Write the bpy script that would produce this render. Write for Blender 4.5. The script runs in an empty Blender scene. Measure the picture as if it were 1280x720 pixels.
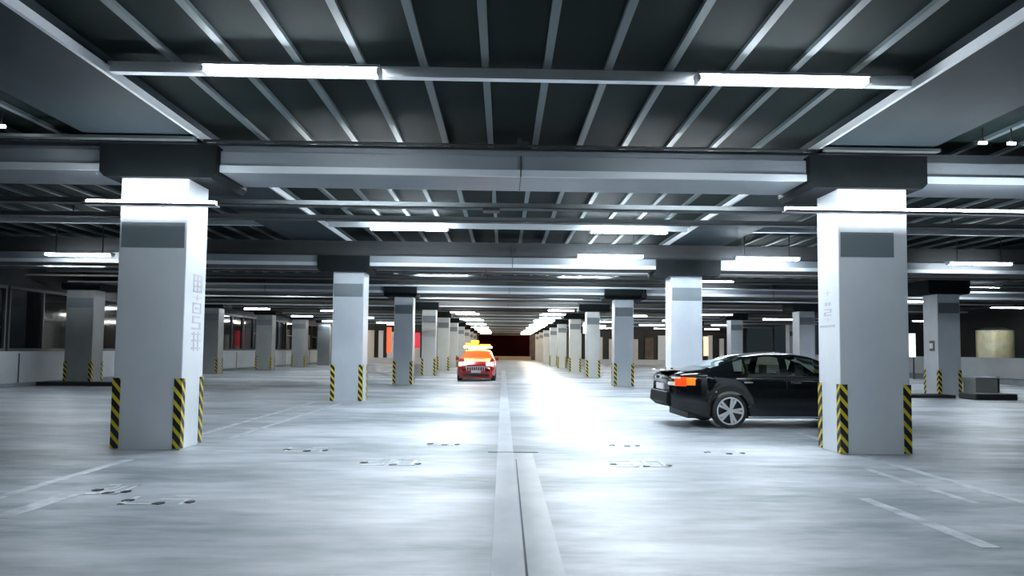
import bpy, math, random
from math import sin, cos, pi, radians, sqrt
from mathutils import Matrix, Vector
random.seed(4)
scn = bpy.context.scene
COL = scn.collection

# ------------------------------------------------------------------ materials
def mat(name, color, rough=.5, metal=0., spec=.5, emit=None, strength=0., coat=0.):
    m = bpy.data.materials.new(name); m.use_nodes = True
    b = m.node_tree.nodes['Principled BSDF']
    b.inputs['Base Color'].default_value = (*color, 1)
    b.inputs['Roughness'].default_value = rough
    b.inputs['Metallic'].default_value = metal
    b.inputs['Specular IOR Level'].default_value = spec
    b.inputs['Coat Weight'].default_value = coat
    if emit:
        b.inputs['Emission Color'].default_value = (*emit, 1)
        b.inputs['Emission Strength'].default_value = strength
    return m

def noisy(m, c1, c2, scale=(1, 1, 1), detail=4, lo=.35, hi=.65, rlo=None, rhi=None, nscale=1.0, bump=0.):
    nt = m.node_tree; N = nt.nodes; L = nt.links; b = N['Principled BSDF']
    tc = N.new('ShaderNodeTexCoord'); mp = N.new('ShaderNodeMapping'); mp.inputs['Scale'].default_value = scale
    no = N.new('ShaderNodeTexNoise'); no.inputs['Scale'].default_value = nscale; no.inputs['Detail'].default_value = detail
    no.inputs['Roughness'].default_value = .62
    r = N.new('ShaderNodeMapRange'); r.inputs[1].default_value = lo; r.inputs[2].default_value = hi
    mx = N.new('ShaderNodeMix'); mx.data_type = 'RGBA'
    mx.inputs[6].default_value = (*c1, 1); mx.inputs[7].default_value = (*c2, 1)
    L.new(tc.outputs['Object'], mp.inputs['Vector']); L.new(mp.outputs[0], no.inputs['Vector'])
    L.new(no.outputs['Fac'], r.inputs[0]); L.new(r.outputs[0], mx.inputs[0]); L.new(mx.outputs[2], b.inputs['Base Color'])
    if rlo is not None:
        r2 = N.new('ShaderNodeMapRange'); r2.inputs[1].default_value = lo; r2.inputs[2].default_value = hi
        r2.inputs[3].default_value = rlo; r2.inputs[4].default_value = rhi
        L.new(no.outputs['Fac'], r2.inputs[0]); L.new(r2.outputs[0], b.inputs['Roughness'])
    if bump:
        bp = N.new('ShaderNodeBump'); bp.inputs['Strength'].default_value = bump; bp.inputs['Distance'].default_value = .01
        L.new(no.outputs['Fac'], bp.inputs['Height']); L.new(bp.outputs[0], b.inputs['Normal'])
    return m

M = {}
# polished concrete floor: two scales of wear
def floor_mat():
    m = mat('polished_concrete', (.5, .52, .55), .35, spec=1.0)
    nt = m.node_tree; N = nt.nodes; L = nt.links; b = N['Principled BSDF']
    tc = N.new('ShaderNodeTexCoord')
    def noise(sc, s, d):
        mp = N.new('ShaderNodeMapping'); mp.inputs['Scale'].default_value = sc
        n = N.new('ShaderNodeTexNoise'); n.inputs['Scale'].default_value = s; n.inputs['Detail'].default_value = d
        n.inputs['Roughness'].default_value = .6
        L.new(tc.outputs['Object'], mp.inputs[0]); L.new(mp.outputs[0], n.inputs['Vector']); return n
    a = noise((.35, .9, 1), .6, 5); c = noise((.7, 2.6, 1), 1.7, 6)
    ad = N.new('ShaderNodeMath'); ad.operation = 'MULTIPLY_ADD'; ad.inputs[1].default_value = .45
    L.new(c.outputs['Fac'], ad.inputs[0]); L.new(a.outputs['Fac'], ad.inputs[2])
    r = N.new('ShaderNodeMapRange'); r.inputs[1].default_value = .58; r.inputs[2].default_value = .88
    L.new(ad.outputs[0], r.inputs[0])
    mx = N.new('ShaderNodeMix'); mx.data_type = 'RGBA'
    mx.inputs[6].default_value = (.20, .245, .275, 1); mx.inputs[7].default_value = (.60, .63, .68, 1)
    L.new(r.outputs[0], mx.inputs[0]); L.new(mx.outputs[2], b.inputs['Base Color'])
    r2 = N.new('ShaderNodeMapRange'); r2.inputs[1].default_value = .58; r2.inputs[2].default_value = .88
    r2.inputs[3].default_value = .52; r2.inputs[4].default_value = .42
    L.new(ad.outputs[0], r2.inputs[0]); L.new(r2.outputs[0], b.inputs['Roughness'])
    bp = N.new('ShaderNodeBump'); bp.inputs['Strength'].default_value = .12; bp.inputs['Distance'].default_value = .01
    L.new(c.outputs['Fac'], bp.inputs['Height']); L.new(bp.outputs[0], b.inputs['Normal'])
    return m
M['floor'] = floor_mat()
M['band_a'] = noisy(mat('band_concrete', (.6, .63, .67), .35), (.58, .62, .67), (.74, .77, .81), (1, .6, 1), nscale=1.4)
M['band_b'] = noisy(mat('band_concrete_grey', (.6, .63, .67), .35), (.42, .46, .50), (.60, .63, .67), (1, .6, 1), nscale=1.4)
M['paint'] = noisy(mat('floor_paint', (.8, .82, .85), .4), (.74, .77, .8), (.9, .92, .94), (1, 1, 1), nscale=3)
M['paint_worn'] = noisy(mat('floor_paint_worn', (.8, .82, .85), .4), (.36, .41, .45), (.72, .75, .78), (1.5, 1.5, 1), nscale=2.5)
M['chip'] = mat('dark_chip', (.03, .035, .04), .6)
M['joint'] = mat('joint_filler', (.04, .05, .06), .7)
M['column'] = noisy(mat('column_paint_lit', (.62, .64, .66), .38), (.69, .73, .775), (.76, .79, .82), (1, 1, .6), nscale=1.2)  # same column paint lightened for the front pair, brighter light put into the colour
M['column_mid'] = noisy(mat('column_paint_dimmed', (.5, .54, .58), .4), (.46, .50, .545), (.53, .57, .61), (1, 1, .6), nscale=1.2)  # same paint for mid rows, their dimmer bluish light set in the colour
M['column_far'] = noisy(mat('column_paint_warm_light', (.5, .5, .48), .5), (.47, .48, .45), (.54, .55, .52), (1, 1, .6), nscale=1.2)  # same paint for far rows, warm light mixed into the colour
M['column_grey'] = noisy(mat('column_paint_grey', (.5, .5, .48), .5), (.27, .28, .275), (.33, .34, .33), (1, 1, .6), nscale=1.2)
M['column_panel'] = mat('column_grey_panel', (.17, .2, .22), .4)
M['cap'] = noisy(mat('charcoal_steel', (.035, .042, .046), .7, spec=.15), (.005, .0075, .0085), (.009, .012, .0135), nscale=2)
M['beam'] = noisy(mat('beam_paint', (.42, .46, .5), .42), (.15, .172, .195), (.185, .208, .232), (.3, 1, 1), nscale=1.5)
M['beam_shade'] = noisy(mat('beam_paint_shade', (.05, .055, .06), .6, spec=.2), (.035, .038, .04), (.055, .058, .06), (.3, 1, 1), nscale=1.5)  # casings past the first beam: shade under the ceiling painted as dark colour
M['beam_far'] = noisy(mat('beam_paint_warm_light', (.12, .11, .1), .5, spec=.3), (.11, .102, .09), (.15, .14, .125), (.3, 1, 1), nscale=1.5)  # far fascias, trays and pipes tinted brown in place of warm lamp light
M['girder'] = noisy(mat('girder_paint', (.34, .4, .44), .7, spec=.2), (.024, .036, .044), (.034, .048, .057), (1, .2, 1), nscale=1.2)
M['deck'] = noisy(mat('ceiling_deck', (.05, .062, .06), .8, spec=.1), (.0058, .0125, .012), (.010, .0185, .0175), (1, .2, 1), nscale=.8)
M['rib'] = mat('rib_steel', (.115, .145, .155), .5, spec=.25)
M['joist'] = mat('joist_white', (.5, .54, .57), .4)
M['tray_grey'] = mat('tray_grey', (.085, .095, .1), .7, spec=.15)
M['joist_front'] = mat('joist_front_white', (.86, .88, .9), .35)
M['tube_far'] = mat('tube_far_light', (1, 1, 1), .5, emit=(.95, .97, .93), strength=26)
M['tube_mid'] = mat('tube_mid_light', (1, 1, 1), .5, emit=(.84, .93, 1.), strength=40)
M['tube_front'] = mat('tube_front_light', (1, 1, 1), .5, emit=(.82, .92, 1.), strength=29)
M['tube_strip'] = mat('tube_strip_light', (1, 1, 1), .5, emit=(.84, .93, 1.), strength=15)
M['tube_side'] = mat('tube_side_light', (1, 1, 1), .5, emit=(.84, .93, 1.), strength=22)
M['bumper'] = mat('bumper_black', (.006, .007, .008), .6, spec=.08)
M['steel'] = mat('galvanised', (.16, .18, .18), .45, .3)
M['darksteel'] = mat('dark_steel', (.015, .017, .02), .5)
M['lamp_body'] = mat('lamp_body', (.7, .72, .74), .4)
M['tube'] = mat('tube_light', (1, 1, 1), .5, emit=(.80, .91, 1.), strength=58)
M['tube_warm'] = mat('tube_light_warm', (1, 1, 1), .5, emit=(1., .84, .68), strength=22)
M['wallp'] = noisy(mat('parapet_paint', (.55, .58, .6), .5), (.5, .54, .56), (.6, .63, .65), nscale=.6)
M['walld'] = noisy(mat('dark_wall', (.03, .033, .033), .6), (.012, .015, .015), (.024, .028, .027), nscale=.8)
M['kerb'] = noisy(mat('kerb_concrete', (.2, .24, .26), .6), (.16, .19, .21), (.26, .3, .32), nscale=1)
M['brown'] = noisy(mat('brown_wall', (.1, .07, .05), .6), (.07, .05, .04), (.14, .1, .08), nscale=1)
M['maroon'] = mat('maroon_shutter', (.010, .0008, .001), .9, spec=.02)
M['beige'] = mat('beige_strip', (.42, .3, .17), .6)
M['pale'] = mat('pale_panel', (.6, .56, .5), .5)
M['glass_dark'] = mat('dark_window_glass', (.008, .01, .012), .06, spec=.6)
M['frame'] = mat('window_frame', (.05, .055, .058), .4)
M['rubber'] = mat('black_rubber', (.012, .013, .014), .6)
M['plate'] = mat('tin_box', (.22, .24, .23), .5)
M['pink'] = mat('faded_pink_paint', (.64, .60, .65), .45)
M['greytext'] = mat('faded_grey_paint', (.50, .51, .55), .45)
M['amber'] = noisy(mat('tank_metal', (.6, .5, .25), .35, .3), (.75, .62, .3), (.95, .9, .68), nscale=1)
M['red_sign'] = mat('red_sign', (.3, .02, .03), .4, emit=(1, .04, .09), strength=.16)
M['orange_sign'] = mat('orange_sign', (.4, .1, .04), .4, emit=(1, .16, .06), strength=.22)
M['warm_sign'] = mat('warm_sign', (.8, .6, .4), .4, emit=(1, .66, .4), strength=.35)
M['white_sign'] = mat('white_sign', (.8, .8, .8), .4, emit=(.85, .95, 1), strength=.3)
def stripes():
    m = mat('hazard_stripes', (.8, .6, .02), .45)
    nt = m.node_tree; N = nt.nodes; L = nt.links; b = N['Principled BSDF']
    tc = N.new('ShaderNodeTexCoord'); sp = N.new('ShaderNodeSeparateXYZ'); L.new(tc.outputs['Object'], sp.inputs[0])
    a = N.new('ShaderNodeMath'); a.operation = 'ADD'; L.new(sp.outputs[0], a.inputs[0]); L.new(sp.outputs[1], a.inputs[1])
    c = N.new('ShaderNodeMath'); c.operation = 'MULTIPLY_ADD'; c.inputs[1].default_value = .85
    L.new(sp.outputs[2], c.inputs[0]); L.new(a.outputs[0], c.inputs[2])
    d = N.new('ShaderNodeMath'); d.operation = 'MULTIPLY'; d.inputs[1].default_value = 1 / .155; L.new(c.outputs[0], d.inputs[0])
    f = N.new('ShaderNodeMath'); f.operation = 'FRACT'; L.new(d.outputs[0], f.inputs[0])
    g = N.new('ShaderNodeMath'); g.operation = 'GREATER_THAN'; g.inputs[1].default_value = .6; L.new(f.outputs[0], g.inputs[0])
    mx = N.new('ShaderNodeMix'); mx.data_type = 'RGBA'
    mx.inputs[6].default_value = (.012, .013, .014, 1); mx.inputs[7].default_value = (.72, .56, .03, 1)
    L.new(g.outputs[0], mx.inputs[0]); L.new(mx.outputs[2], b.inputs['Base Color'])
    return m
M['stripes'] = stripes()
M['black_paint'] = mat('black_car_paint', (.004, .005, .006), .12, spec=.5, coat=.3)
M['red_paint'] = mat('red_car_paint', (.5, .012, .012), .2, coat=.6)
M['chrome'] = mat('chrome', (.8, .82, .84), .15, 1.)
M['rim'] = mat('rim_alloy', (.62, .64, .66), .3, .35)
M['tail'] = mat('tail_lamp', (.8, .06, .01), .15, emit=(1, .07, .012), strength=.16)
M['tail_or'] = mat('tail_lamp_orange', (.9, .2, .02), .15, emit=(1, .13, .01), strength=.26)
M['white_lens'] = mat('white_lens', (.85, .85, .7), .15)
M['head'] = mat('head_lamp', (1, 1, 1), .2, emit=(1, .93, .82), strength=.7)
M['beacon'] = mat('beacon_light', (1, .5, .1), .3, emit=(1, .27, .02), strength=.6)
M['beacon_hot'] = mat('beacon_core', (1, .8, .4), .3, emit=(1, .6, .18), strength=3.2)
M['glow_glass'] = mat('painted_orange_glow_glass', (.2, .03, .005), .6, emit=(1, .17, .01), strength=.22, spec=.05)  # windshield's orange glow is emission set in the glass, no lamp behind it
M['seat'] = mat('seat_fabric', (.02, .02, .022), .8)
M['plate_white'] = mat('number_plate', (.7, .7, .72), .4)
def car_glass():
    m = bpy.data.materials.new('car_glass'); m.use_nodes = True
    nt = m.node_tree; N = nt.nodes; L = nt.links; N.remove(N['Principled BSDF'])
    t = N.new('ShaderNodeBsdfTransparent'); t.inputs[0].default_value = (.72, .82, .76, 1)
    g = N.new('ShaderNodeBsdfGlossy'); g.inputs['Roughness'].default_value = .03; g.inputs[0].default_value = (.9, .95, .93, 1)
    fr = N.new('ShaderNodeFresnel'); fr.inputs[0].default_value = 1.5
    mx = N.new('ShaderNodeMixShader'); L.new(fr.outputs[0], mx.inputs[0]); L.new(t.outputs[0], mx.inputs[1]); L.new(g.outputs[0], mx.inputs[2])
    L.new(mx.outputs[0], N['Material Output'].inputs[0]); return m
M['car_glass'] = car_glass()

# ------------------------------------------------------------------ mesh helpers
class MB:
    def __init__(s): s.v = []; s.f = []
    def box(s, x0, x1, y0, y1, z0, z1):
        i = len(s.v)
        s.v += [(x0, y0, z0), (x1, y0, z0), (x1, y1, z0), (x0, y1, z0), (x0, y0, z1), (x1, y0, z1), (x1, y1, z1), (x0, y1, z1)]
        s.f += [(i, i+3, i+2, i+1), (i+4, i+5, i+6, i+7), (i, i+1, i+5, i+4), (i+1, i+2, i+6, i+5), (i+2, i+3, i+7, i+6), (i+3, i, i+4, i+7)]
        return s
    def cyl(s, a, b, r, n=12, r2=None, caps=True):
        a = Vector(a); b = Vector(b); d = (b - a).normalized(); r2 = r if r2 is None else r2
        u = d.orthogonal().normalized(); w = d.cross(u); i = len(s.v)
        for p, q in ((a, r), (b, r2)):
            for k in range(n):
                t = 2 * pi * k / n; s.v.append(tuple(p + u * (q * cos(t)) + w * (q * sin(t))))
        for k in range(n): s.f.append((i + k, i + (k+1) % n, i + n + (k+1) % n, i + n + k))
        if caps: s.f += [tuple(i + k for k in reversed(range(n))), tuple(i + n + k for k in range(n))]
        return s
    def prism(s, pts, y0, y1):           # polygon in x,z (counter-clockwise seen from -y) extruded along y
        i = len(s.v); n = len(pts)
        s.v += [(x, y0, z) for x, z in pts] + [(x, y1, z) for x, z in pts]
        s.f += [tuple(i + k for k in range(n)), tuple(i + n + k for k in reversed(range(n)))]
        for k in range(n): s.f.append((i + (k+1) % n, i + k, i + n + k, i + n + (k+1) % n))
        return s
    def prism_x(s, pts, x0, x1):         # polygon in y,z extruded along x
        i = len(s.v); n = len(pts)
        s.v += [(x0, y, z) for y, z in pts] + [(x1, y, z) for y, z in pts]
        s.f += [tuple(i + k for k in reversed(range(n))), tuple(i + n + k for k in range(n))]
        for k in range(n): s.f.append((i + k, i + (k+1) % n, i + n + (k+1) % n, i + n + k))
        return s
    def ring(s, prof, c, n=28):           # lathe about the y axis; prof = [(r, y)]
        i = len(s.v); m = len(prof)
        for k in range(n):
            t = 2 * pi * k / n
            for r, y in prof: s.v.append((c[0] + r * cos(t), c[1] + y, c[2] + r * sin(t)))
        for k in range(n):
            for j in range(m - 1):
                a = i + k * m + j; b = i + ((k+1) % n) * m + j
                s.f.append((a, b, b + 1, a + 1))
        return s
    def build(s, name, m, parent=None, smooth=False, bevel=0., local=False):
        me = bpy.data.meshes.new(name)
        off = Vector((0, 0, 0))
        if parent is not None and not local:
            p = parent
            while p is not None: off += p.location; p = p.parent
        me.from_pydata([tuple(Vector(v) - off) for v in s.v], [], s.f); me.update()
        me.materials.append(m)
        if smooth:
            for p in me.polygons: p.use_smooth = True
        o = bpy.data.objects.new(name, me); COL.objects.link(o)
        if parent is not None: o.parent = parent
        if bevel:
            b = o.modifiers.new('bevel', 'BEVEL'); b.width = bevel; b.segments = 2; b.limit_method = 'ANGLE'
        return o
def tag(o, label, cat, group=None, kind=None):
    if label: o['label'] = label
    if cat: o['category'] = cat
    if group: o['group'] = group
    if kind: o['kind'] = kind
    return o
def thing(name, loc, label, cat, group=None, rz=0.):
    o = bpy.data.objects.new(name, None); o.empty_display_size = .1; COL.objects.link(o)
    o.location = loc; o.rotation_euler = (0, 0, rz)
    return tag(o, label, cat, group)
def struct(name, mb, m, label, cat, parent=None, **k):
    o = mb.build(name, m, parent, **k); o['kind'] = 'structure'
    if parent is None: tag(o, label, cat)
    return o
ORD = ['nearest', 'second', 'third', 'fourth', 'fifth', 'sixth', 'seventh', 'eighth', 'ninth', 'tenth', 'eleventh', 'twelfth', 'thirteenth', 'fourteenth', 'fifteenth', 'sixteenth', 'seventeenth', 'eighteenth', 'nineteenth', 'twentieth']

XL, XR, Y0, YE = -16.8, 25.2, -4.0, 103.
YBL, YBR = 70., 74.
ROW = [10.25 + 9.4 * i for i in range(10)]

# ------------------------------------------------------------------ the setting
struct('floor', MB().box(XL - 1, 34, Y0, YE + 1, -.3, 0), M['floor'], 'glossy pale grey concrete car park floor', 'floor')
ceil = struct('ceiling', MB().box(XL - 1, XR + .6, Y0, YE + 1, 4.63, 4.85), M['deck'], 'dark green-grey metal deck ceiling with pale ribs', 'ceiling')
sp = .685
def ribs(xs, y1=YE):
    for x in xs: tag(MB().box(x - .042, x + .042, Y0, y1, 4.58, 4.632).build('rib', M['rib'], ceil), 'pale grey rib', None)
ribs([-3.66 + sp * k for k in range(12)])
ribs([-6.62 - sp * k for k in range(13)], YBL - .2)
ribs([7.05 + sp * k for k in range(11)], YBR - .2)
ribs([16.6 + sp * k for k in range(12)], YBR - .2)

# longitudinal girders
for nm, x0, x1, y1, lab in (('a', -5.87, -4.38, YE, 'wide grey girder running away from the camera above the left row of central columns'),
                        ('b', 4.58, 6.12, YE, 'wide grey girder running away from the camera above the right row of central columns'),
                        ('c', -16.2, -15.0, YBL, 'grey girder running along the ceiling above the columns by the left parapet'),
                        ('d', 14.7, 15.8, YBR, 'grey girder running along the ceiling above the outer right row of columns')):
    mb = MB().box(x0, x1, Y0, y1, 4.40, 4.63)
    o = mb.build('ceiling_girder', M['girder']); tag(o, lab, 'girder', 'girders along the ceiling')
    if nm in 'ab':
        a, b = (x1, x1 + .045) if nm == 'a' else (x0 - .045, x0)
        c = MB().box(a, b, Y0, y1, 4.402, 4.50).build('edge_channel', M['joist_front'], o); c['label'] = 'white edge channel'

# transverse beams
for i, y in enumerate(ROW):
    zb, zt = (3.95, 4.395) if i == 0 else (3.70, 4.395)
    xl = XL if y < YBL else -7.4; xr = XR if y < YBR else 7.6
    t = thing('ceiling_beam', ((xl + xr) / 2, y, zb), f'wide pale grey transverse beam, {ORD[i]} of the beams carried by the central columns' if i else 'widest pale grey transverse beam in view, nearest the camera on the two front columns', 'beam', 'transverse ceiling beams')
    MB().prism_x([(y + .05, zb), (y + 1., zb), (y + 1., zt), (y + .13, zt), (y + .13, zb + .33), (y + .05, zb + .30)], xl, xr).build('beam_casing', M['beam'] if i == 0 else M['beam_shade'], t)
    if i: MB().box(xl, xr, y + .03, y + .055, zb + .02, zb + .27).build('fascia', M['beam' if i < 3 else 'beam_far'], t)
    MB().box(xl, xr, y + .02, y + .07, zb - .004, zb + (.09 if i < 3 else .05)).build('bottom_flange', M['joist'], t)
    if i < 4:
        mb = MB(); 
        for x in (.22,) + ((-9.6, 11.) if i else ()): mb.box(x - .008, x + .008, y + .012, y + 1.0, zb - .008, zt - .15)
        mb.build('joint_strip', M['darksteel'], t)

# black cable along the top of the first beam with its clip
t = thing('cable', (0, 10.2, 4.40), 'thin black cable running along the top edge of the nearest beam', 'cable')
MB().cyl((-4.3, 10.2, 4.374), (4.5, 10.2, 4.374), .02, 6).build('sheath', M['darksteel'], t)
mb = MB().box(.16, .34, 10.14, 10.32, 4.36, 4.42).box(.27, .31, 10.15, 10.2, 4.34, 4.42).cyl((.2, 10.15, 4.44), (.2, 10.1, 4.44), .03, 8)
mb.build('clip', M['rubber'], t)
# ledge strips above the caps of the two front columns
for x0, x1, w in ((-7.2, -4.35, 'left'), (4.55, 6.2, 'right')):
    tag(MB().box(x0, x1, 9.98, 10.10, 4.33, 4.37).build('edge_rail', M['steel']), f'thin grey metal rail above the dark cap of the {w} front column', 'rail', 'rails above the front column caps')

# ------------------------------------------------------------------ columns
def column(x0, x1, y0, y1, h, label, group, cap=None, capz=None, guards=True, shaft='column', gh=1.0, capmat='cap'):
    cx, cy = (x0 + x1) / 2, (y0 + y1) / 2
    t = thing('column', (cx, cy, 0), label, 'column', group)
    MB().box(x0, x1, y0, y1, 0, h).build('shaft', M[shaft], t, bevel=.012)
    if cap:
        a, b = cap; za, zb = capz; c = .07
        mb = MB().prism([(a, za + c), (a + c, za), (b - c, za), (b, za + c), (b, zb), (a, zb)], y0 - .1, y1 + .42)
        mb.build('column_cap', M[capmat], t)
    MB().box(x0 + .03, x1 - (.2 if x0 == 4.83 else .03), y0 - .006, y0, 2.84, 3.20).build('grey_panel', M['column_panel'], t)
    if guards:
        g = .012; w = .1
        for sx, gx in ((-1, x0), (1, x1)):
            for sy, gy in ((-1, y0), (1, y1)):
                mb = MB()
                xa, xb = sorted((gx + sx * g, gx - sx * w)); ya, yb = sorted((gy + sy * g, gy))
                mb.box(xa, xb, ya, yb, .02, gh)
                xa, xb = sorted((gx + sx * g, gx)); ya, yb = sorted((gy, gy - sy * w))
                mb.box(xa, xb, ya, yb, .02, gh)
                mb.build('corner_guard', M['stripes'], t)
    return t
LC = [(-5.454, -4.51), (-4.66, -3.82), (-4.42, -3.66), (-4.36, -3.62), (-4.40, -3.62), (-4.36, -3.65), (-4.34, -3.65), (-4.3, -3.6), (-4.3, -3.6), (-4.3, -3.6)]
RC = [(4.83, 5.84), (4.59, 5.45), (4.48, 5.26), (4.43, 5.16), (4.39, 5.14), (4.30, 5.0), (4.27, 4.95), (4.2, 4.9), (4.2, 4.9), (4.2, 4.9)]
cols = {}
for i, y in enumerate(ROW):
    for side, C in (('left', LC), ('right', RC)):
        x0, x1 = C[i]; h = 3.85 if i == 0 else 3.53
        cap = ((-5.72, -4.09) if side == 'left' else (4.39, 6.10)) if i == 0 else (x0 - .42, x1 + (.14 if side == 'left' else .5))
        capz = (3.83, 4.30) if i == 0 else (3.52, 3.96)
        if i == 0:
            lab = f'big pale grey square column nearest the camera on the {side}, striped guards at its corners'
        else:
            lab = f'pale grey square column, {ORD[i]} from the camera in the {side} row along the central aisle'
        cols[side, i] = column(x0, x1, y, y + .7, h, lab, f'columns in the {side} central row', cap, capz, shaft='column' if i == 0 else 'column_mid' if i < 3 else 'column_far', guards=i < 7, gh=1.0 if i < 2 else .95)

# faded vertical lettering on the two front columns (illegible in the photograph)
def strokes(face_x, y0, y1, z0, z1, segs, sgn):
    mb = MB()
    for (a, b, c, d) in segs:             # fractions of the glyph box
        ya, yb = y0 + (y1 - y0) * a, y0 + (y1 - y0) * c
        za, zb = z0 + (z1 - z0) * b, z0 + (z1 - z0) * d
        xa, xb = sorted((face_x, face_x + sgn * .003))
        mb.box(xa, xb, min(ya, yb), max(ya, yb), min(za, zb), max(za, zb))
    return mb
GL = [[(0, 0, 1, .1), (0, .3, 1, .4), (0, .6, 1, .7), (0, .9, 1, 1), (0, 0, .12, 1), (.88, 0, 1, 1), (.44, 0, .56, 1)],
      [(0, .45, 1, .58), (.45, 0, .57, 1)],
      [(0, 0, 1, .12), (0, .88, 1, 1), (0, 0, .15, 1), (.85, 0, 1, 1), (.3, .35, .7, .6)],
      [(0, 0, 1, .14), (0, .45, 1, .55), (.1, .86, .9, 1), (.82, 0, 1, .5), (0, .5, .18, 1)],
      [(0, .1, 1, .2), (0, .5, 1, .6), (.2, 0, .32, 1), (.65, 0, .77, 1), (0, .85, 1, .93)]]
t = cols['left', 0]; z = 2.50
for k, hgt in enumerate((.26, .08, .16, .2, .28)):
    strokes(-4.51, 10.52, 10.82, z - hgt, z, GL[k], 1).build('faded_lettering', M['pink'], t); z -= hgt + .035
t = cols['right', 0]
for k, (zt, hg, mm) in enumerate(((2.38, .08, 'pink'), (2.2, .05, 'greytext'), (2.1, .1, 'greytext'), (1.97, .05, 'pink'))):
    strokes(4.83, 10.5, 10.74, zt - hg, zt, GL[(1, 4, 3, 1)[k]], -1).build('faded_lettering', M[mm], t)
MB().box(4.822, 4.83, 10.4, 10.88, 1.83, 1.86).build('notice_edge', M['greytext'], t)
# small white sign box on the fourth right column, a bracket camera on the third
tag(MB().box(4.28, 4.41, 38.3, 38.8, 2.35, 2.95).build('sign_box', M['white_sign'], bevel=.01), 'small glowing white sign box on the side of a right row column', 'sign')
t = thing('security_camera', (5.62, 28.9, 3.95), 'small black camera hanging from the beam beside the third right column', 'camera')
MB().cyl((5.62, 28.8, 3.95), (5.62, 28.8, 3.7), .03, 8).build('bracket', M['rubber'], t)
MB().cyl((5.62, 28.55, 3.66), (5.62, 28.95, 3.7), .09, 12).build('camera_body', M['rubber'], t)

# outer rows
for k, (y, x1) in enumerate(((27.0, -15.2), (38.6, -15.15), (46.2, -14.75), (53.8, -14.7), (60.2, -14.45))):
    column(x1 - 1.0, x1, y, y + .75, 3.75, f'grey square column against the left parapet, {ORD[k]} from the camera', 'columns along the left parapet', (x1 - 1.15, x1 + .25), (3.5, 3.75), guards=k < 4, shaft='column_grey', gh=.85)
for k, (y, x0) in enumerate(((24.3, 14.85), (35.6, 14.75), (46.3, 14.7), (57.0, 14.8))):
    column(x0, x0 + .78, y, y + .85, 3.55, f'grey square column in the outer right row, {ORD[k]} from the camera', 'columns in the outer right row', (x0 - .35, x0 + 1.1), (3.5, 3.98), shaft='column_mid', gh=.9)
column(24., 24.9, 60, 60.8, 4.3, 'pale column against the far right parapet behind the black car', None, guards=False)

# plaque, rubber plinth and box at the outer right column
tag(MB().box(14.835, 14.85, 24.5, 24.78, 1.55, 1.9).build('wall_plaque', M['brown']), 'small square brown plaque on the lit side of the outer right column', 'plaque')
p = MB().box(14.80, 14.836, 24.56, 24.72, 1.63, 1.82).build('plaque_face', M['plate_white']); tag(p, 'small white centre on the brown plaque of the outer right column', 'plaque')
tag(MB().box(15.0, 16.35, 22.6, 23.5, 0, .2).build('rubber_block', M['rubber'], bevel=.03), 'low black rubber block lying before the outer right column', 'block')
t = thing('utility_box', (15.9, 23.9, 0), 'grey metal utility box beside the foot of the outer right column', 'box')
MB().box(15.65, 16.4, 23.6, 24.25, .0, .66).build('box_body', M['plate'], t, bevel=.015)
MB().box(15.62, 16.43, 23.57, 24.28, .66, .70).build('lid', M['wallp'], t)
MB().box(16.40, 16.46, 23.6, 23.66, .05, .72).build('edge_post', M['rubber'], t)
tag(MB().box(13.2, 14.85, 23.4, 24.25, 0, .10).build('kerb_plate', M['rubber']), 'flat dark kerb plate on the floor left of the outer right column', 'kerb')
tag(MB().box(-16.6, -13.9, 26.1, 26.9, 0, .13).build('kerb_plate', M['rubber']), 'dark kerb plate at the foot of the nearest left parapet column', 'kerb')

# ------------------------------------------------------------------ side walls
struct('wall_left', MB().box(XL - .25, XL, Y0, YBL, 0, 1.15).box(XL - .32, XL + .06, Y0, YBL, 1.15, 1.22), M['wallp'], 'pale grey parapet along the left side under dark windows', 'wall')
struct('wall_left_upper', MB().box(XL - .25, XL, Y0, YBL, 3.45, 4.63), M['walld'], 'dark wall above the windows on the left side', 'wall')
mb = MB()
for y in [22 + 3.4 * k for k in range(14)]: mb.box(XL, XL + .012, y, y + .06, .0, 1.15)
struct('trim_1', mb, M['joint'], 'dark vertical joints between the panels of the left parapet', 'trim')
struct('baseboard_left', MB().box(XL, XL + .12, Y0, YBL, 0, .13), M['kerb'], 'dark kerb along the foot of the left parapet', 'kerb')
wn = 1
for k in range(7):
    y = 17.5 + k * 7.4
    fr = MB().box(XL - .2, XL - .05, y, y + 7.3, 1.22, 1.32).box(XL - .2, XL - .05, y, y + 7.3, 3.35, 3.45)
    for j in range(5): fr.box(XL - .2, XL - .05, y + j * 1.8, y + j * 1.8 + .08, 1.32, 3.35)
    fr.box(XL - .18, XL - .07, y + 1.8, y + 3.6, 2.35, 2.4)
    w = struct(f'window_{wn}', fr, M['frame'], f'dark steel-framed window above the left parapet, {ORD[k]} from the camera', 'window'); wn += 1
    MB().box(XL - .15, XL - .13, y + .04, y + 7.26, 1.3, 3.36).build('pane', M['glass_dark'], w)
struct('wall_right', MB().box(XR, XR + .25, Y0, YBR, 0, 1.2).box(XR - .05, XR + .3, Y0, YBR, 1.2, 1.28), M['wallp'], 'pale grey parapet along the right side with openings above', 'wall')
struct('baseboard_right', MB().box(XR - 1.0, XR, Y0, YBR, 0, .26), M['kerb'], 'grey concrete kerb along the foot of the right parapet', 'kerb')
struct('wall_right_upper', MB().box(XR, XR + .25, Y0, YBR, 3.9, 4.63), M['walld'], 'dark wall above the openings on the right side', 'wall')
struct('wall_outside', MB().box(33.5, 33.8, Y0, YBR, 0, 5), M['walld'], 'dark wall beyond the openings of the right parapet', 'wall')
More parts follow.
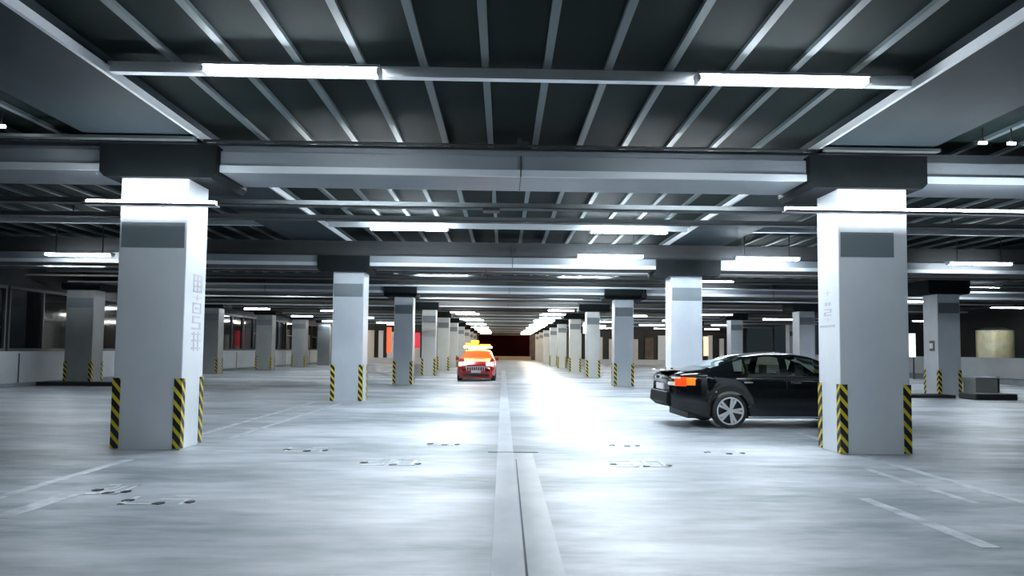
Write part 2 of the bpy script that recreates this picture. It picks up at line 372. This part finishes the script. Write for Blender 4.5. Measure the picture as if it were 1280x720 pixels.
for k in range(6):
    y = 22 + k * 9.
    tag(MB().box(XR + .03, XR + .2, y, y + .2, 1.285, 3.895).build('mullion_post', M['frame']), f'dark post standing on the right parapet, {ORD[k]} from the camera', 'post', 'posts on the right parapet')
t = thing('storage_tank', (28.6, 41.3, 0), 'amber metal cylindrical tank seen through the opening above the right parapet', 'tank')
MB().cyl((28.6, 41.3, 0), (28.6, 41.3, 2.85), .95, 32).build('tank_body', M['amber'], t, smooth=False)
MB().cyl((28.6, 41.3, 2.85), (28.6, 41.3, 3.0), .98, 32, .5).build('tank_top', M['frame'], t)
MB().cyl((28.6, 41.3, 1.2), (28.6, 41.3, 1.26), .975, 32).build('hoop', M['frame'], t)
# white board seen between the front right column and the outer one
t = thing('notice_board', (22.8, 40.5, 0), 'white lit notice board standing right of the front right column', 'board')
MB().box(22.5, 23.45, 40.5, 40.56, 1.25, 2.6).build('board_face', M['white_sign'], t)
MB().box(22.55, 22.61, 40.56, 40.62, 0, 1.3).build('board_post', M['frame'], t)
MB().box(23.34, 23.4, 40.56, 40.62, 0, 1.3).build('board_post', M['frame'], t)

# ------------------------------------------------------------------ far walls
def back(side, x0, x1, y):
    struct('wall_' + side, MB().box(x0, x1, y, y + .25, 0, .95).box(x0, x1, y, y + .25, 3.3, 4.63).box(x0, x1, y + .2, y + .3, .95, 3.3), M['walld'], f'dark far wall closing the {side.split("_")[1]} parking bays', 'wall')
    struct('baseboard_' + side, MB().box(x0, x1, y - .15, y, 0, .55), M['wallp'], f'pale low wall at the foot of the far {side.split("_")[1]} wall', 'wall')
    n = 0; x = x0 + .5
    while x < x1 - .6:
        w = random.choice((.45, .7, .9)); m = random.choice(('pale', 'pale', 'column', 'brown'))
        tag(MB().box(x, x + w, y - .12, y, .5, random.uniform(2.6, 3.3)).build('wall_panel', M[m]), None, 'panel', 'upright panels on the far walls')
        COL.objects[-1]['label'] = f'upright {"brown" if m == "brown" else "pale"} panel on the far {side.split("_")[1]} wall, {ORD[n % 20]} from its left end'
        x += w + random.uniform(.3, .75); n += 1
back('back_left', XL, -6.4, YBL); back('back_right', 6.6, XR, YBR)
struct('wall_lane_left', MB().box(-7.6, -7.4, YBL, YE, 0, 4.63), M['brown'], 'brownish wall beside the far end of the central aisle, left', 'wall')
struct('wall_lane_right', MB().box(7.6, 7.8, YBR, YE, 0, 4.63), M['brown'], 'brownish wall beside the far end of the central aisle, right', 'wall')
struct('wall_back', MB().box(-7.6, 7.8, YE, YE + .3, 0, 4.63), M['brown'], 'brownish wall at the far end of the central aisle', 'wall')
struct('door_1', MB().box(-3.6, 3.7, YE - .08, YE, .5, 3.45), M['maroon'], 'dark maroon shutter door closing the far end of the central aisle', 'door')
tag(MB().box(-3.7, 3.9, YE - .6, YE - .2, 0, .5).build('barrier', M['beige'], bevel=.02), 'low beige barrier across the far end of the central aisle', 'barrier')
tag(MB().box(-11.3, -10.85, YBL - .14, YBL - .0, 1.0, 3.5).build('neon_sign', M['orange_sign']), 'tall orange-red light strip on the far left wall', 'sign')
tag(MB().box(-9.0, -8.1, YBL - .14, YBL - .0, 1.5, 3.0).build('neon_sign', M['red_sign']), 'crimson glowing panel on the far left wall between columns', 'sign')
tag(MB().box(12.4, 13.1, YBR - .14, YBR - .0, .9, 2.4).build('neon_sign', M['warm_sign']), 'warm cream glowing panel low on the far right wall', 'sign')
tag(MB().box(17.9, 18.9, YBR - .14, YBR - .0, 1.0, 2.5).build('neon_sign', M['warm_sign']), 'warm cream glowing panel on the far right wall above the black car', 'sign')
tag(MB().box(20.6, 21.1, YBR - .14, YBR - .0, 1.0, 3.0).build('neon_sign', M['warm_sign']), 'narrow warm light strip on the far right wall above the black car', 'sign')

# ------------------------------------------------------------------ ceiling lamps and joists
def lamp(xc, y, z, length, label, group, warm=False, wide=.05, simple=False):
    t = thing('ceiling_lamp', (xc, y, z), label, 'lamp', group)
    if y > 40: z = 3.66
    if y > 40 and length < 2: length = 1.5
    t.location.z = z; h = length / 2
    MB().box(xc - h, xc + h, y - .1, y + .1, z + .03, z + .06).build('lamp_housing', M['lamp_body'], t)
    tm = M['tube_warm' if warm else 'tube_side' if abs(xc) > 7 else 'tube_front' if y < 9 else 'tube_mid' if y < 13 else 'tube' if y < 40 else 'tube_far']
    if y > 40: MB().box(xc - .01, xc + .01, y - .01, y + .01, z + .05, 4.6).build('hanger_rod', M['darksteel'], t)
    if simple:
        MB().box(xc - h + .03, xc + h - .03, y - wide, y + wide, z - .035, z + .012).build('tube', tm, t)
    else:
        for s in (-1, 1):
            MB().cyl((xc - h + .03, y + s * wide, z), (xc + h - .03, y + s * wide, z), .024, 6).build('tube', tm, t)
        for a in (xc - h, xc + h - .04): MB().box(a, a + .04, y - wide - .03, y + wide + .03, z - .03, z + .04).build('end_cap', M['lamp_body'], t)
    return t
def joist(x0, x1, y, z0, z1, m, name, label, cat, group):
    o = MB().box(x0, x1, y - .05, y + .05, z0, z1).build(name, M[m]); tag(o, label, cat, group)
    return o
la = 0
for k in range(10):
    y = 7.86 + 9.4 * k
    if y > YE: break
    joist(-4.36 if k == 0 else (XL if y < YBL else -7.4), 4.56 if k == 0 else (XR if y < YBR else 7.6), y + (0 if k == 0 else .45), 4.43 if k else 4.44, 4.555, 'joist_front' if k == 0 else 'joist', 'ceiling_joist',
          'slim white joist crossing the ceiling between the girders, nearest the camera' if k == 0 else f'slim white joist crossing the ceiling, {ORD[k]} from the camera', 'joist', 'slim joists under the ceiling ribs')
    zz = 4.395 if k == 0 else 4.32
    for side, xc, ln in (('left', -2.3, 1.9), ('right', 3.0, 1.9)):
        lamp(xc, y - (.24 if k == 0 else 0), zz, ln, f'fluorescent lamp hung {side} of the centre line, {ORD[k]} from the camera', 'lamps over the central aisle', warm=y > 72, simple=k > 4)
for xc, w in ((-2.4, 'left'), (3.1, 'right')): lamp(xc, 12.05, 4.28, 2.4, f'added fluorescent lamp unseen behind the nearest beam, {w} of the centre line', 'added lamps behind the nearest beam')  # unseen pair added to brighten the floor past the front columns
for j in range(9):
    y = 21.5 + 9.4 * (j)
    if j >= 1: y -= 3.0 * 0
    if y > YE - 2: break
    joist(XL if y < YBL else -7.4, XR if y < YBR else 7.6, y + .3, 4.40, 4.5, 'steel', 'ceiling_rail', f'grey metal rail crossing the ceiling just beyond a beam, {ORD[j]} from the camera', 'rail', 'grey rails crossing the ceiling')
    lamp(3.2, y, 4.3, 1.9, f'fluorescent lamp just beyond a beam right of centre, {ORD[j]} from the camera', 'lamps just beyond the beams', warm=y > 72, simple=j > 3)
    if j: lamp(3.1, y + 4.4, 4.3, 1.7, f'fluorescent lamp in mid bay right of centre, {ORD[j - 1]} from the camera', 'lamps in mid bay right of centre', warm=y > 72, simple=j > 3)
    if j: lamp(-2.5, y + 3.2, 4.3, 1.9, f'fluorescent lamp in mid bay left of centre, {ORD[j - 1]} from the camera', 'lamps in mid bay left of centre', warm=y > 72, simple=j > 3)
# cable trays
for j, y in enumerate([13.0, 15.6] + [y + o for y in ROW[1:7] for o in (2.3, 4.6, 7.2)]):
    z = (4.0, 4.12, 3.95)[j % 3] if j != 1 else 4.22
    x0, x1 = (XL, XR) if y < 68 else (-7.4, 7.6)
    t = thing('cable_tray', ((x0 + x1) / 2, y, z), f'long metal cable tray crossing under the ceiling, {ORD[j % 20]} from the camera', 'cable tray', 'cable trays')
    MB().box(x0, x1, y - .12, y + .12, z, z + .012).box(x0, x1, y - .12, y - .105, z, z + .09).box(x0, x1, y + .105, y + .12, z, z + .09).build('tray', M['beam_far' if y > 30 else 'joist' if j % 2 and j > 2 else 'tray_grey'], t)
    for xx in (-.25, -9.3, 9.9):
        if x0 < xx < x1 and (j < 8 or xx == -.25): MB().box(xx - .01, xx + .01, y - .01, y + .01, z + .01, 4.60 if j else 4.632).build('hanger_rod', M['rubber'], t)
    if j in (0, 3, 6): MB().box(-.40, -.10, y - .14, y + .14, z - .05, z).build('clamp', M['rubber'], t)
for j, y in enumerate([y + o for y in ROW[1:6] for o in (1.5, 3.5, 5.9, 8.4)]):
    t = thing('ceiling_pipe', (-.4, y, 3.9), f'thin pipe crossing under the ceiling between the trays, {ORD[j % 20]} from the camera', 'pipe', 'thin ceiling pipes')
    MB().cyl((XL, y, 3.9), (XR, y, 3.9), .035, 8).build('pipe_run', M['joist' if j % 3 == 0 else 'beam_far'], t)
    MB().box(-.61, -.59, y - .01, y + .01, 3.93, 4.6).build('hanger_rod', M['rubber'], t)
# side bay lamps
def side(xc, ys, grp, word, ln=1.9):
    for k, y in enumerate(ys):
        lamp(xc, y, 4.22, ln, f'fluorescent lamp {word}, {ORD[k]} from the camera', grp, simple=y > 40)
side(-14.3, (24.1, 33.2, 42., 51.3, 60.), 'lamps over the left parapet bays', 'near the left parapet')
side(-10.2, (33.9, 43.2, 52.6, 62.), 'lamps over the left bays', 'midway over the left bays')
side(8.05, (21.6, 28.2, 36., 45.4, 54.8, 64.), 'lamps over the inner right bays', 'over the bays right of the central columns', 2.05)
side(12.6, (33.3, 42.8, 52., 61.), 'lamps over the middle right bays', 'midway over the right bays', 2.2)
side(15.0 + 3.4, (27.5, 37.6, 48., 60.), 'lamps over the outer right bays', 'beyond the outer right row of columns', 2.0)
for xx, yy, ww in ((27.4, 38.6, 'before the amber tank outside the right parapet'), (28.6, 48.5, 'outside the right parapet beyond the amber tank'), (-10., 66.5, 'added to light the far left wall near the central columns'), (-14.3, 67.5, 'added to light the far left wall near the parapet'), (10., 70.5, 'added to light the far right wall near the central columns'), (15.5, 70.5, 'added to light the middle of the far right wall'), (20.5, 70.5, 'added to light the far right wall near the parapet')):
    lamp(xx, yy, 4.0 if yy < 60 else 3.8, 1.9, 'fluorescent lamp ' + ww, None, warm=yy > 60, simple=yy > 60)  # the warm ones are added to brighten the far wall panels
for xx, zz, ww in ((2.8, 3.93, 'right of the centre line, hung just before the second beam'), (7.0, 3.93, 'hung just before the second beam, left of the right front column'), (12.75, 3.87, 'hung just before the second beam, right of the right front column'), (-11.1, 3.80, 'hung just before the second beam, left of the left front column')):
    t = lamp(xx, 18.95, zz, 1.75, 'fluorescent lamp ' + ww, None)
    for q in (-.6, .6): MB().box(xx + q - .01, xx + q + .01, 18.94, 18.96, zz + .05, 4.6).build('hanger_rod', M['darksteel'], t)
lamp(17.6, 26.2, 3.95, 1.6, 'fluorescent lamp behind and right of the outer right column', None)
lamp(19.5, 33.5, 3.9, 1.9, 'fluorescent lamp before the amber tank, inside the right parapet', None)
# low strip lamps crossing just in front of the two front columns
def strip_lamp(x0, x1, y, z, label, arms):
    t = thing('strip_lamp', ((x0 + x1) / 2, y, z), label, 'lamp')
    MB().box(x0, x1, y - .07, y + .07, z - .03, z - .012).box(x0, x1, y - .07, y - .06, z - .03, z + .0).build('lamp_tray', M['lamp_body'], t)
    MB().cyl((x0 + .02, y, z + .02), (x1 - .02, y, z + .02), .026, 8).build('tube', M['tube_strip'], t)
    for xx in arms: MB().box(xx - .012, xx + .012, y, 10.249, z - .03, z - .012).build('bracket_arm', M['lamp_body'], t)
    if x1 > 7: MB().box(x1 - .1, x1 - .085, y - .008, y + .008, z - .02, 4.6).build('hanger_rod', M['darksteel'], t)
    return t
strip_lamp(-5.75, -3.95, 9.9, 3.40, 'short bright strip lamp crossing in front of the left front column', (-5.2, -4.75))
strip_lamp(3.9, 8.4, 9.9, 3.44, 'long bright strip lamp crossing in front of the right front column', (5.05, 5.6))
# small spot lights at the edges of the picture
for x, w in ((-6.72, 'left'), (6.55, 'right'), (6.95, 'far right')):
    t = thing('spot_light', (x, 9.6, 4.33), f'tiny white spot light under the ceiling beside the {w} side of the nearest beam' , 'spot light')
    MB().cyl((x, 9.6, 4.36), (x, 9.6, 4.56), .012, 8).build('spot_stem', M['darksteel'], t)
    MB().cyl((x - .05, 9.6, 4.35), (x + .05, 9.6, 4.35), .02, 8).build('bulb', M['tube_strip'], t)

# ------------------------------------------------------------------ floor marks
def slab(name, pts, m, label, cat, z=.003, group=None):
    mb = MB(); n = len(pts)
    mb.v = [(x, y, 0.0) for x, y in pts] + [(x, y, z) for x, y in pts]
    mb.f = [tuple(reversed(range(n))), tuple(range(n, 2 * n))] + [(k, (k+1) % n, n + (k+1) % n, n + k) for k in range(n)]
    o = mb.build(name, M[m]); tag(o, label, cat, group, 'structure'); return o
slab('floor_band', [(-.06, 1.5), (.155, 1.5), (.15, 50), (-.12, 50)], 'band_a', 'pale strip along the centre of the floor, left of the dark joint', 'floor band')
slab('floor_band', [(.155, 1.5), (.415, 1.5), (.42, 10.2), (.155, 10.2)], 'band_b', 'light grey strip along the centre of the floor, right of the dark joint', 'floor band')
slab('floor_joint', [(.147, 1.5), (.168, 1.5), (.186, 9.6), (.176, 9.6)], 'joint', 'thin dark joint line down the middle of the floor', 'joint', z=.006)
slab('floor_joint', [(-.2, 10.25), (.5, 10.25), (.5, 10.29), (-.2, 10.29)], 'joint', 'short faint dark joint crossing the centre strip', 'joint', z=.006)
LN = [([(5.04, 10.1), (5.16, 10.1), (5.2, 5.), (5.08, 5.)], 'long white bay line on the floor before the right front column'),
      ([(4.50, 9.0), (4.60, 9.0), (4.66, 7.), (4.56, 7.)], 'short white bay line on the floor below the right front column'),
      ([(3.55, 7.2), (3.67, 7.2), (3.75, 5.4), (3.6, 5.4)], 'faint white bay line on the floor at the lower right'),
      ([(-4.82, 9.4), (-4.7, 9.4), (-4.72, 5.), (-4.84, 5.)], 'long white bay line on the floor at the lower left'),
      ([(-4.28, 7.2), (-4.1, 7.2), (-4.12, 6.2), (-4.3, 6.2)], 'short worn white bay line on the floor at the lower left edge'),
      ([(-5.1, 19.5), (-4.98, 19.5), (-4.92, 11.2), (-5.04, 11.2)], 'white bay line running away behind the left front column'),
      ([(-4.3, 19.), (-4.2, 19.), (-4.28, 11.5), (-4.38, 11.5)], 'inner white bay line running away right of the left front column'),
      ([(5.3, 13.), (5.42, 13.), (5.3, 10.6), (5.18, 10.6)], 'white bay line behind the right front column beside the black car'),
      ]
for pts, lab in LN: slab('parking_line', pts, 'paint_worn', lab, 'parking line', .004, 'white parking lines')
# painted bay numbers, worn, with dark chips at the ends
def bay_number(x0, x1, y, d, glyphs, label):
    t = thing('bay_number', ((x0 + x1) / 2, y, 0), label, 'floor marking', 'worn painted bay numbers')
    w = (x1 - x0)
    for (a, b, c, e) in glyphs: MB().box(x0 + w * a, x0 + w * c, y + d * b, y + d * e, 0, .004).build('white_paint', M['paint'], t)
    for a, b, s in ((0, .35, .1), (.52, .05, .1), (.92, .2, .09)):
        xx = x0 + w * a; yy = y + d * b
        dk = MB(); pts = [(xx, yy), (xx + s * .7, yy - .02), (xx + s, yy + .04), (xx + s * .8, yy + .09), (xx + .01, yy + .07)]; n = len(pts)
        dk.v = [(px, py, 0) for px, py in pts] + [(px, py, .007) for px, py in pts]
        dk.f = [tuple(reversed(range(n))), tuple(range(n, 2 * n))] + [(q, (q+1) % n, n + (q+1) % n, n + q) for q in range(n)]
        dk.build('dark_chip', M['chip'], t)
N1 = [(.05, 0, .45, .12), (.05, .45, .45, .57), (.05, .88, .45, 1), (.38, 0, .45, 1), (.58, 0, .95, .12), (.58, .88, .95, 1), (.58, 0, .66, 1), (.87, 0, .95, 1)]
N2 = [(.05, 0, .5, .12), (.05, 0, .12, .9), (.5, .5, .95, .62), (.6, .88, .95, 1), (.88, 0, .95, .6)]
bay_number(-1.8, -1.05, 9.05, .5, N1, 'worn white bay number with dark chips left of the centre strip')
bay_number(1.37, 2.13, 9.05, .5, N1, 'worn white bay number with dark chips right of the centre strip')
bay_number(2.9, 3.43, 10.2, .45, N2, 'worn bay number right of centre, behind and right of its neighbour')
bay_number(-3.55, -2.9, 6.75, .4, N2, 'worn dark-chipped bay number at the lower left')
bay_number(-4.1, -3.75, 7.2, .5, N1, 'worn bay number left of the dark-chipped one at the lower left')
bay_number(-3.1, -2.5, 10.2, .4, N2, 'faint bay number right of the foot of the left front column')
bay_number(1.63, 2.05, 10.95, .35, N2, 'faint small bay number behind the one right of the centre strip')
bay_number(-1.15, -.7, 10.95, .35, N1, 'faint small bay number behind the one left of the centre strip')

# ------------------------------------------------------------------ cars
def interp(pts, x):
    if x <= pts[0][0]: return pts[0][1]
    for (a, b), (c, d) in zip(pts, pts[1:]):
        if x <= c:
            t = (x - a) / (c - a); t = t * t * (3 - 2 * t) * .5 + t * .5
            return b + (d - b) * t
    return pts[-1][1]
def make_car(t, L, prof, belt, bottom, plan, wheels, paint, glass, side_win, ws, rw, R=.33, RA=.375, windows_mat=None):
    """car along +x from its tail at x=0; plan = half width along x; local coordinates"""
    n = int(L / .05); xs = [L * k / n for k in range(n + 1)]
    rows = None; V = []; 
    for x in xs:
        W = interp(plan, x); zT = interp(prof, x); zB = interp(belt, x); zb = interp(bottom, x)
        ins = False
        for wx in wheels:
            if abs(x - wx) < RA: zb = max(zb, .33 + sqrt(RA * RA - (x - wx) ** 2)); ins = True
        zs = min(zB, zT - .03)
        tt = max(0, min(1, (zT - zB) / .42)); hB = W * .93; hR = hB * (1 - .27 * tt); zr = max(zs + .005, zT - .02 - .035 * tt)
        mid = (zb + zs) / 2
        P = []
        for f, g in ((0, .965), (.18, .99), (.4, 1.0), (.65, .995), (.85, .975), (1, .93)):
            P.append((W * g, zb + (zs - zb) * f))
        for f in (.12, .4, .7, .93, 1.0):
            bul = .02 * sin(pi * f) * tt
            P.append((hB + (hR - hB) * f + bul, zs + (zr - zs) * f))
        for f in (.75, .45, .2): P.append((hR * f, zr + (zT - zr) * (1 - f * f)))
        P.append((0, zT))
        full = [(-y, z) for y, z in P] + [(y, z) for y, z in reversed(P[:-1])]
        rows = len(full); V += [(x, y, z) for y, z in full]
    m = rows; nP = (m + 1) // 2
    parts = {}
    def put(key, f): parts.setdefault(key, []).append(f)
    for i in range(n):
        xc = (xs[i] + xs[i+1]) / 2
        for j in range(m - 1):
            f = (i*m + j, (i+1)*m + j, (i+1)*m + j+1, i*m + j+1)
            jj = j if j < nP - 1 else m - 2 - j          # 0 bottom .. nP-2 top
            key = 'body'
            if jj in (6, 7, 8):
                for w, (a, b) in enumerate(side_win):
                    if a < xc < b: key = ('side_window', w, j < nP - 1)
            if jj >= 10 or (jj == 9 and False):
                if ws[0] < xc < ws[1]: key = ('windshield', 0, 0)
                if rw[0] < xc < rw[1]: key = ('rear_window', 0, 0)
            put(key, f)
    e = [tuple(range(m))[::-1], tuple(n*m + k for k in range(m))]
    for f in e: put('body', f)
    for key, fs in parts.items():
        used = sorted({v for f in fs for v in f}); mp = {v: k for k, v in enumerate(used)}
        mb = MB(); mb.v = [V[v] for v in used]; mb.f = [tuple(mp[v] for v in reversed(f)) for f in fs]
        nm = 'car_body' if key == 'body' else key[0]
        mm = paint if key == 'body' else (windows_mat or {}).get(key[0], glass)
        mb.build(nm, mm, t, smooth=True, local=True)
    Wm = max(w for _, w in plan)
    # underbody and wheel wells
    MB().box(.35, L - .35, -Wm * .72, Wm * .72, .17, .62).build('underbody', M['rubber'], t, local=True)
    for wx in wheels:
        for s in (-1, 1):
            y = s * (Wm - .12)
            w = MB().ring([(.255, -.1), (R - .03, -.11), (R, -.085), (R, .085), (R - .03, .11), (.255, .1)], (wx, y, R), 36).build('wheel', M['rubber'], t, smooth=True, local=True)
            yo = y + s * .095; mb = MB()
            mb.ring([(.262, -.012), (.262, .012), (.236, .012), (.236, -.012), (.262, -.012)], (wx, yo, R), 36)
            mb.ring([(.0, .012 * s), (.055, .012 * s), (.06, -.012 * s)], (wx, yo, R), 16)
            for k in range(10):
                a = 2 * pi * (k // 2) / 5 + (.16 if k % 2 else -.16); d = (cos(a), sin(a)); p = (-sin(a), cos(a)); b0 = len(mb.v); hw = .02
                for r_, wd in ((.03, hw), (.245, hw * 1.25)):
                    for q in (-1, 1):
                        for yy in (-.012, .012): mb.v.append((wx + d[0]*r_ + p[0]*q*wd, yo + yy, R + d[1]*r_ + p[1]*q*wd))
                mb.f += [(b0, b0+2, b0+3, b0+1), (b0+4, b0+5, b0+7, b0+6), (b0, b0+1, b0+5, b0+4), (b0+2, b0+6, b0+7, b0+3), (b0+1, b0+3, b0+7, b0+5), (b0, b0+4, b0+6, b0+2)]
            r = mb.build('rim', M['rim'], w, local=True)
            MB().ring([(0, 0), (.25, 0)], (wx, y + s * .03, R), 24).build('brake_disc', M['darksteel'], w, local=True)
    # seats
    for sx in (L * .44, L * .60):
        for s in (-.38, .38):
            MB().prism([(sx - .02, .3), (sx + .5, .3), (sx + .5, .42), (sx + .12, .45), (sx - .02, 1.04), (sx - .14, 1.04)], s - .24, s + .24).build('seat', M['seat'], t, local=True)
            MB().box(sx - .14, sx - .05, s - .12, s + .12, 1.02, 1.2).build('head_rest', M['seat'], t, local=True, bevel=.03)

# black sedan: tail at x=0, roof 1.45 m
car = thing('car', (3.17, 14.46, 0), 'black sedan with glowing orange-red tail lamp, nose hidden behind the right front column', 'car', rz=radians(2.2))
make_car(car, 4.62,
         [(0, .98), (.1, 1.05), (.35, 1.09), (.62, 1.12), (.85, 1.2), (1.15, 1.31), (1.5, 1.40), (1.95, 1.45), (2.4, 1.45), (2.8, 1.40), (3.1, 1.29), (3.6, 1.03), (3.75, .98), (4.3, .86), (4.55, .72), (4.62, .6)],
         [(0, .99), (.8, 1.02), (2.8, .95), (3.6, .93), (4.62, .8)],
         [(0, .42), (.06, .36), (.3, .30), (.62, .22), (1.2, .2), (3.6, .2), (4.4, .22), (4.62, .4)],
         [(0, .62), (.06, .74), (.2, .84), (.5, .9), (1., .915), (3.6, .915), (4.2, .86), (4.5, .7), (4.62, .5)],
         [1.10, 3.72], M['black_paint'], M['car_glass'],
         [(1.22, 1.42), (1.47, 2.12), (2.24, 2.95)], (2.95, 3.55), (.75, 1.35))
c = car
def lp(mb, name, m, **k): return mb.build(name, M[m], c, local=True, **k)
def shell_strip(x0, x1, z0, z1, off, planf, sgn, step=.03):
    """thin strip following the side plan of the car body"""
    mb = MB(); xs = []; x = x0
    while x < x1 - 1e-6: xs.append(x); x += step
    xs.append(x1); n = len(xs)
    for x in xs:
        w = interp(planf, x) * .985
        for o, z in ((off, z0), (off, z1), (-.03, z1), (-.03, z0)): mb.v.append((x, sgn * (w + o), z))
    for k in range(n - 1):
        for j in range(4):
            a = k*4 + j; b = k*4 + (j+1) % 4; mb.f.append((a, b, b + 4, a + 4))
    mb.f += [(0, 3, 2, 1), tuple((n-1)*4 + j for j in range(4))]
    return mb
PL = [(0, .62), (.06, .74), (.2, .84), (.5, .9), (1., .915), (3.6, .915), (4.2, .86), (4.5, .7), (4.62, .5)]
for s in (-1, 1):
    lp(shell_strip(.07, .27, .79, .96, .012, PL, s), 'tail_lamp', 'tail')
    lp(shell_strip(.27, .43, .81, .955, .012, PL, s), 'tail_lamp', 'tail_or')
    lp(shell_strip(-.01, .07, .80, .87, .024, PL, s), 'reverse_lens', 'white_lens')
    lp(shell_strip(.03, .16, .93, .965, .02, PL, s), 'reverse_lens', 'white_lens')
    lp(shell_strip(.20, .66, .985, 1.0, .012, PL, s), 'chrome_trim', 'chrome')
    lp(shell_strip(1.45, 4.0, .40, .425, .0, PL, s), 'side_moulding', 'chrome')
    lp(shell_strip(1.45, 3.3, .205, .235, .0, PL, s), 'sill_trim', 'chrome')
    lp(shell_strip(1.22, 3.2, .935, .95, -.0, PL, s), 'window_trim', 'chrome')
    lp(shell_strip(.70, .84, .68, .71, .008, PL, s), 'side_marker', 'chrome')
    for x in (1.36, 2.3): lp(shell_strip(x, x + .17, .86, .885, .03, PL, s), 'door_handle', 'chrome')
    for x in (1.47, 2.20, 3.25): lp(shell_strip(x, x + .008, .3, .92, .002, PL, s), 'door_gap', 'rubber')
lp(MB().box(-.02, .02, -.5, .5, .84, .90), 'trunk_trim', 'chrome')
lp(MB().prism([(-.07, .46), (.0, .40), (.3, .34), (.3, .66), (.0, .69), (-.05, .66)], -.66, .66), 'rear_bumper', 'bumper', bevel=.03)
lp(MB().box(-.075, .0, -.6, .6, .665, .682), 'chrome_trim', 'chrome')
lp(MB().box(-.03, .01, -.26, .26, .70, .82), 'number_plate', 'plate_white')
lp(MB().box(-.02, .22, -.62, .62, 1.06, 1.085), 'trunk_lip', 'black_paint', bevel=.01)
for s in (-1, 1): lp(MB().box(2.95, 3.15, s * .96 - .1, s * .96 + .1, .94, 1.08), 'wing_mirror', 'black_paint', bevel=.03)

# red service car, nose towards the camera
red = thing('car', (-1.24, 37.1, 0), 'red service car with glowing orange light bar standing in the central aisle', 'car', rz=radians(-90))
PR = [(0, .7), (.1, .82), (.4, .88), (3.5, .9), (4.0, .85), (4.25, .74), (4.32, .62)]
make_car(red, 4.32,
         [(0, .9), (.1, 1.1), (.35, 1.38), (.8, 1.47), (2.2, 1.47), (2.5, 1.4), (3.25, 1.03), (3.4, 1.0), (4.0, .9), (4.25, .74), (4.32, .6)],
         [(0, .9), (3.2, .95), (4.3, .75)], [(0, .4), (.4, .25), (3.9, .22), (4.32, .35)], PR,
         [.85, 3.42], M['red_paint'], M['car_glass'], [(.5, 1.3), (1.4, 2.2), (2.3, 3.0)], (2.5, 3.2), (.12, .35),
         windows_mat={'windshield': M['glow_glass']})
c = red
for s in (-1, 1):
    lp(MB().box(4.05, 4.26, s * .62 - .17, s * .62 + .17, .68, .86), 'head_lamp', 'head', bevel=.03)
    lp(MB().box(2.95, 3.1, s * .93 - .08, s * .93 + .08, .93, 1.07), 'wing_mirror', 'red_paint', bevel=.03)
    lp(MB().cyl((4.24, s * .62, .42), (4.3, s * .62, .42), .08, 12), 'fog_lamp', 'white_lens')
lp(MB().box(4.2, 4.34, -.74, .74, .13, .46), 'front_bumper', 'red_paint', bevel=.04)
g = MB()
for k in range(9): g.box(4.29, 4.335, -.44 + k * .1, -.40 + k * .1, .46, .66)
g.box(4.28, 4.32, -.46, .46, .44, .47).box(4.28, 4.32, -.46, .46, .65, .68)
lp(g, 'grille', 'chrome')
lp(MB().box(4.3, 4.345, -.6, .6, .2, .34), 'air_intake', 'rubber', bevel=.01)
lp(MB().box(4.34, 4.36, -.22, .22, .38, .5), 'number_plate', 'plate_white')
lb = lp(MB().box(1.9, 2.3, -.68, .68, 1.5, 1.6), 'light_bar', 'beacon_hot', bevel=.02)
MB().box(1.95, 2.25, -.60, .0, 1.6, 1.74).build('light_dome', M['beacon'], lb, local=True, bevel=.03)
MB().box(1.95, 2.25, .05, .60, 1.6, 1.70).build('light_dome', M['beacon'], lb, local=True, bevel=.03)
MB().box(2.0, 2.2, -.35, .05, 1.74, 1.88).build('light_dome', M['beacon'], lb, local=True, bevel=.04)
for s in (-1, 1): MB().box(2.02, 2.18, s * .5 - .03, s * .5 + .03, 1.43, 1.5).build('light_bar_foot', M['rubber'], lb, local=True)

# ------------------------------------------------------------------ camera
A, P, R = .023, .0545, .0101
d = Vector((sin(A) * cos(P), cos(A) * cos(P), sin(P))); r0 = Vector((cos(A), -sin(A), 0)); u0 = r0.cross(d)
r = r0 * cos(R) + u0 * sin(R); u = u0 * cos(R) - r0 * sin(R)
cd = bpy.data.cameras.new('camera'); cam = bpy.data.objects.new('camera', cd); COL.objects.link(cam)
mw = Matrix(((r.x, u.x, -d.x, 0), (r.y, u.y, -d.y, 0), (r.z, u.z, -d.z, 1.45), (0, 0, 0, 1)))
cam.matrix_world = mw
cd.sensor_width = 36; cd.lens = 900 / 1280 * 36; cd.shift_x = -10.7 / 1280; cd.shift_y = 28 / 1280
cd.clip_end = 300; scn.camera = cam

w = bpy.data.worlds.new('night'); scn.world = w; w.use_nodes = True
w.node_tree.nodes['Background'].inputs[0].default_value = (.4, .6, .7, 1)
w.node_tree.nodes['Background'].inputs[1].default_value = .01
scn.view_settings.view_transform = 'Standard'; scn.view_settings.look = 'None'
scn.view_settings.gamma = 1; scn.view_settings.use_curve_mapping = False
scn.view_settings.exposure = 1.95
scn.cycles.use_denoising = True
scn.cycles.max_bounces = 6; scn.cycles.diffuse_bounces = 4; scn.cycles.glossy_bounces = 3
scn.cycles.sample_clamp_indirect = 6
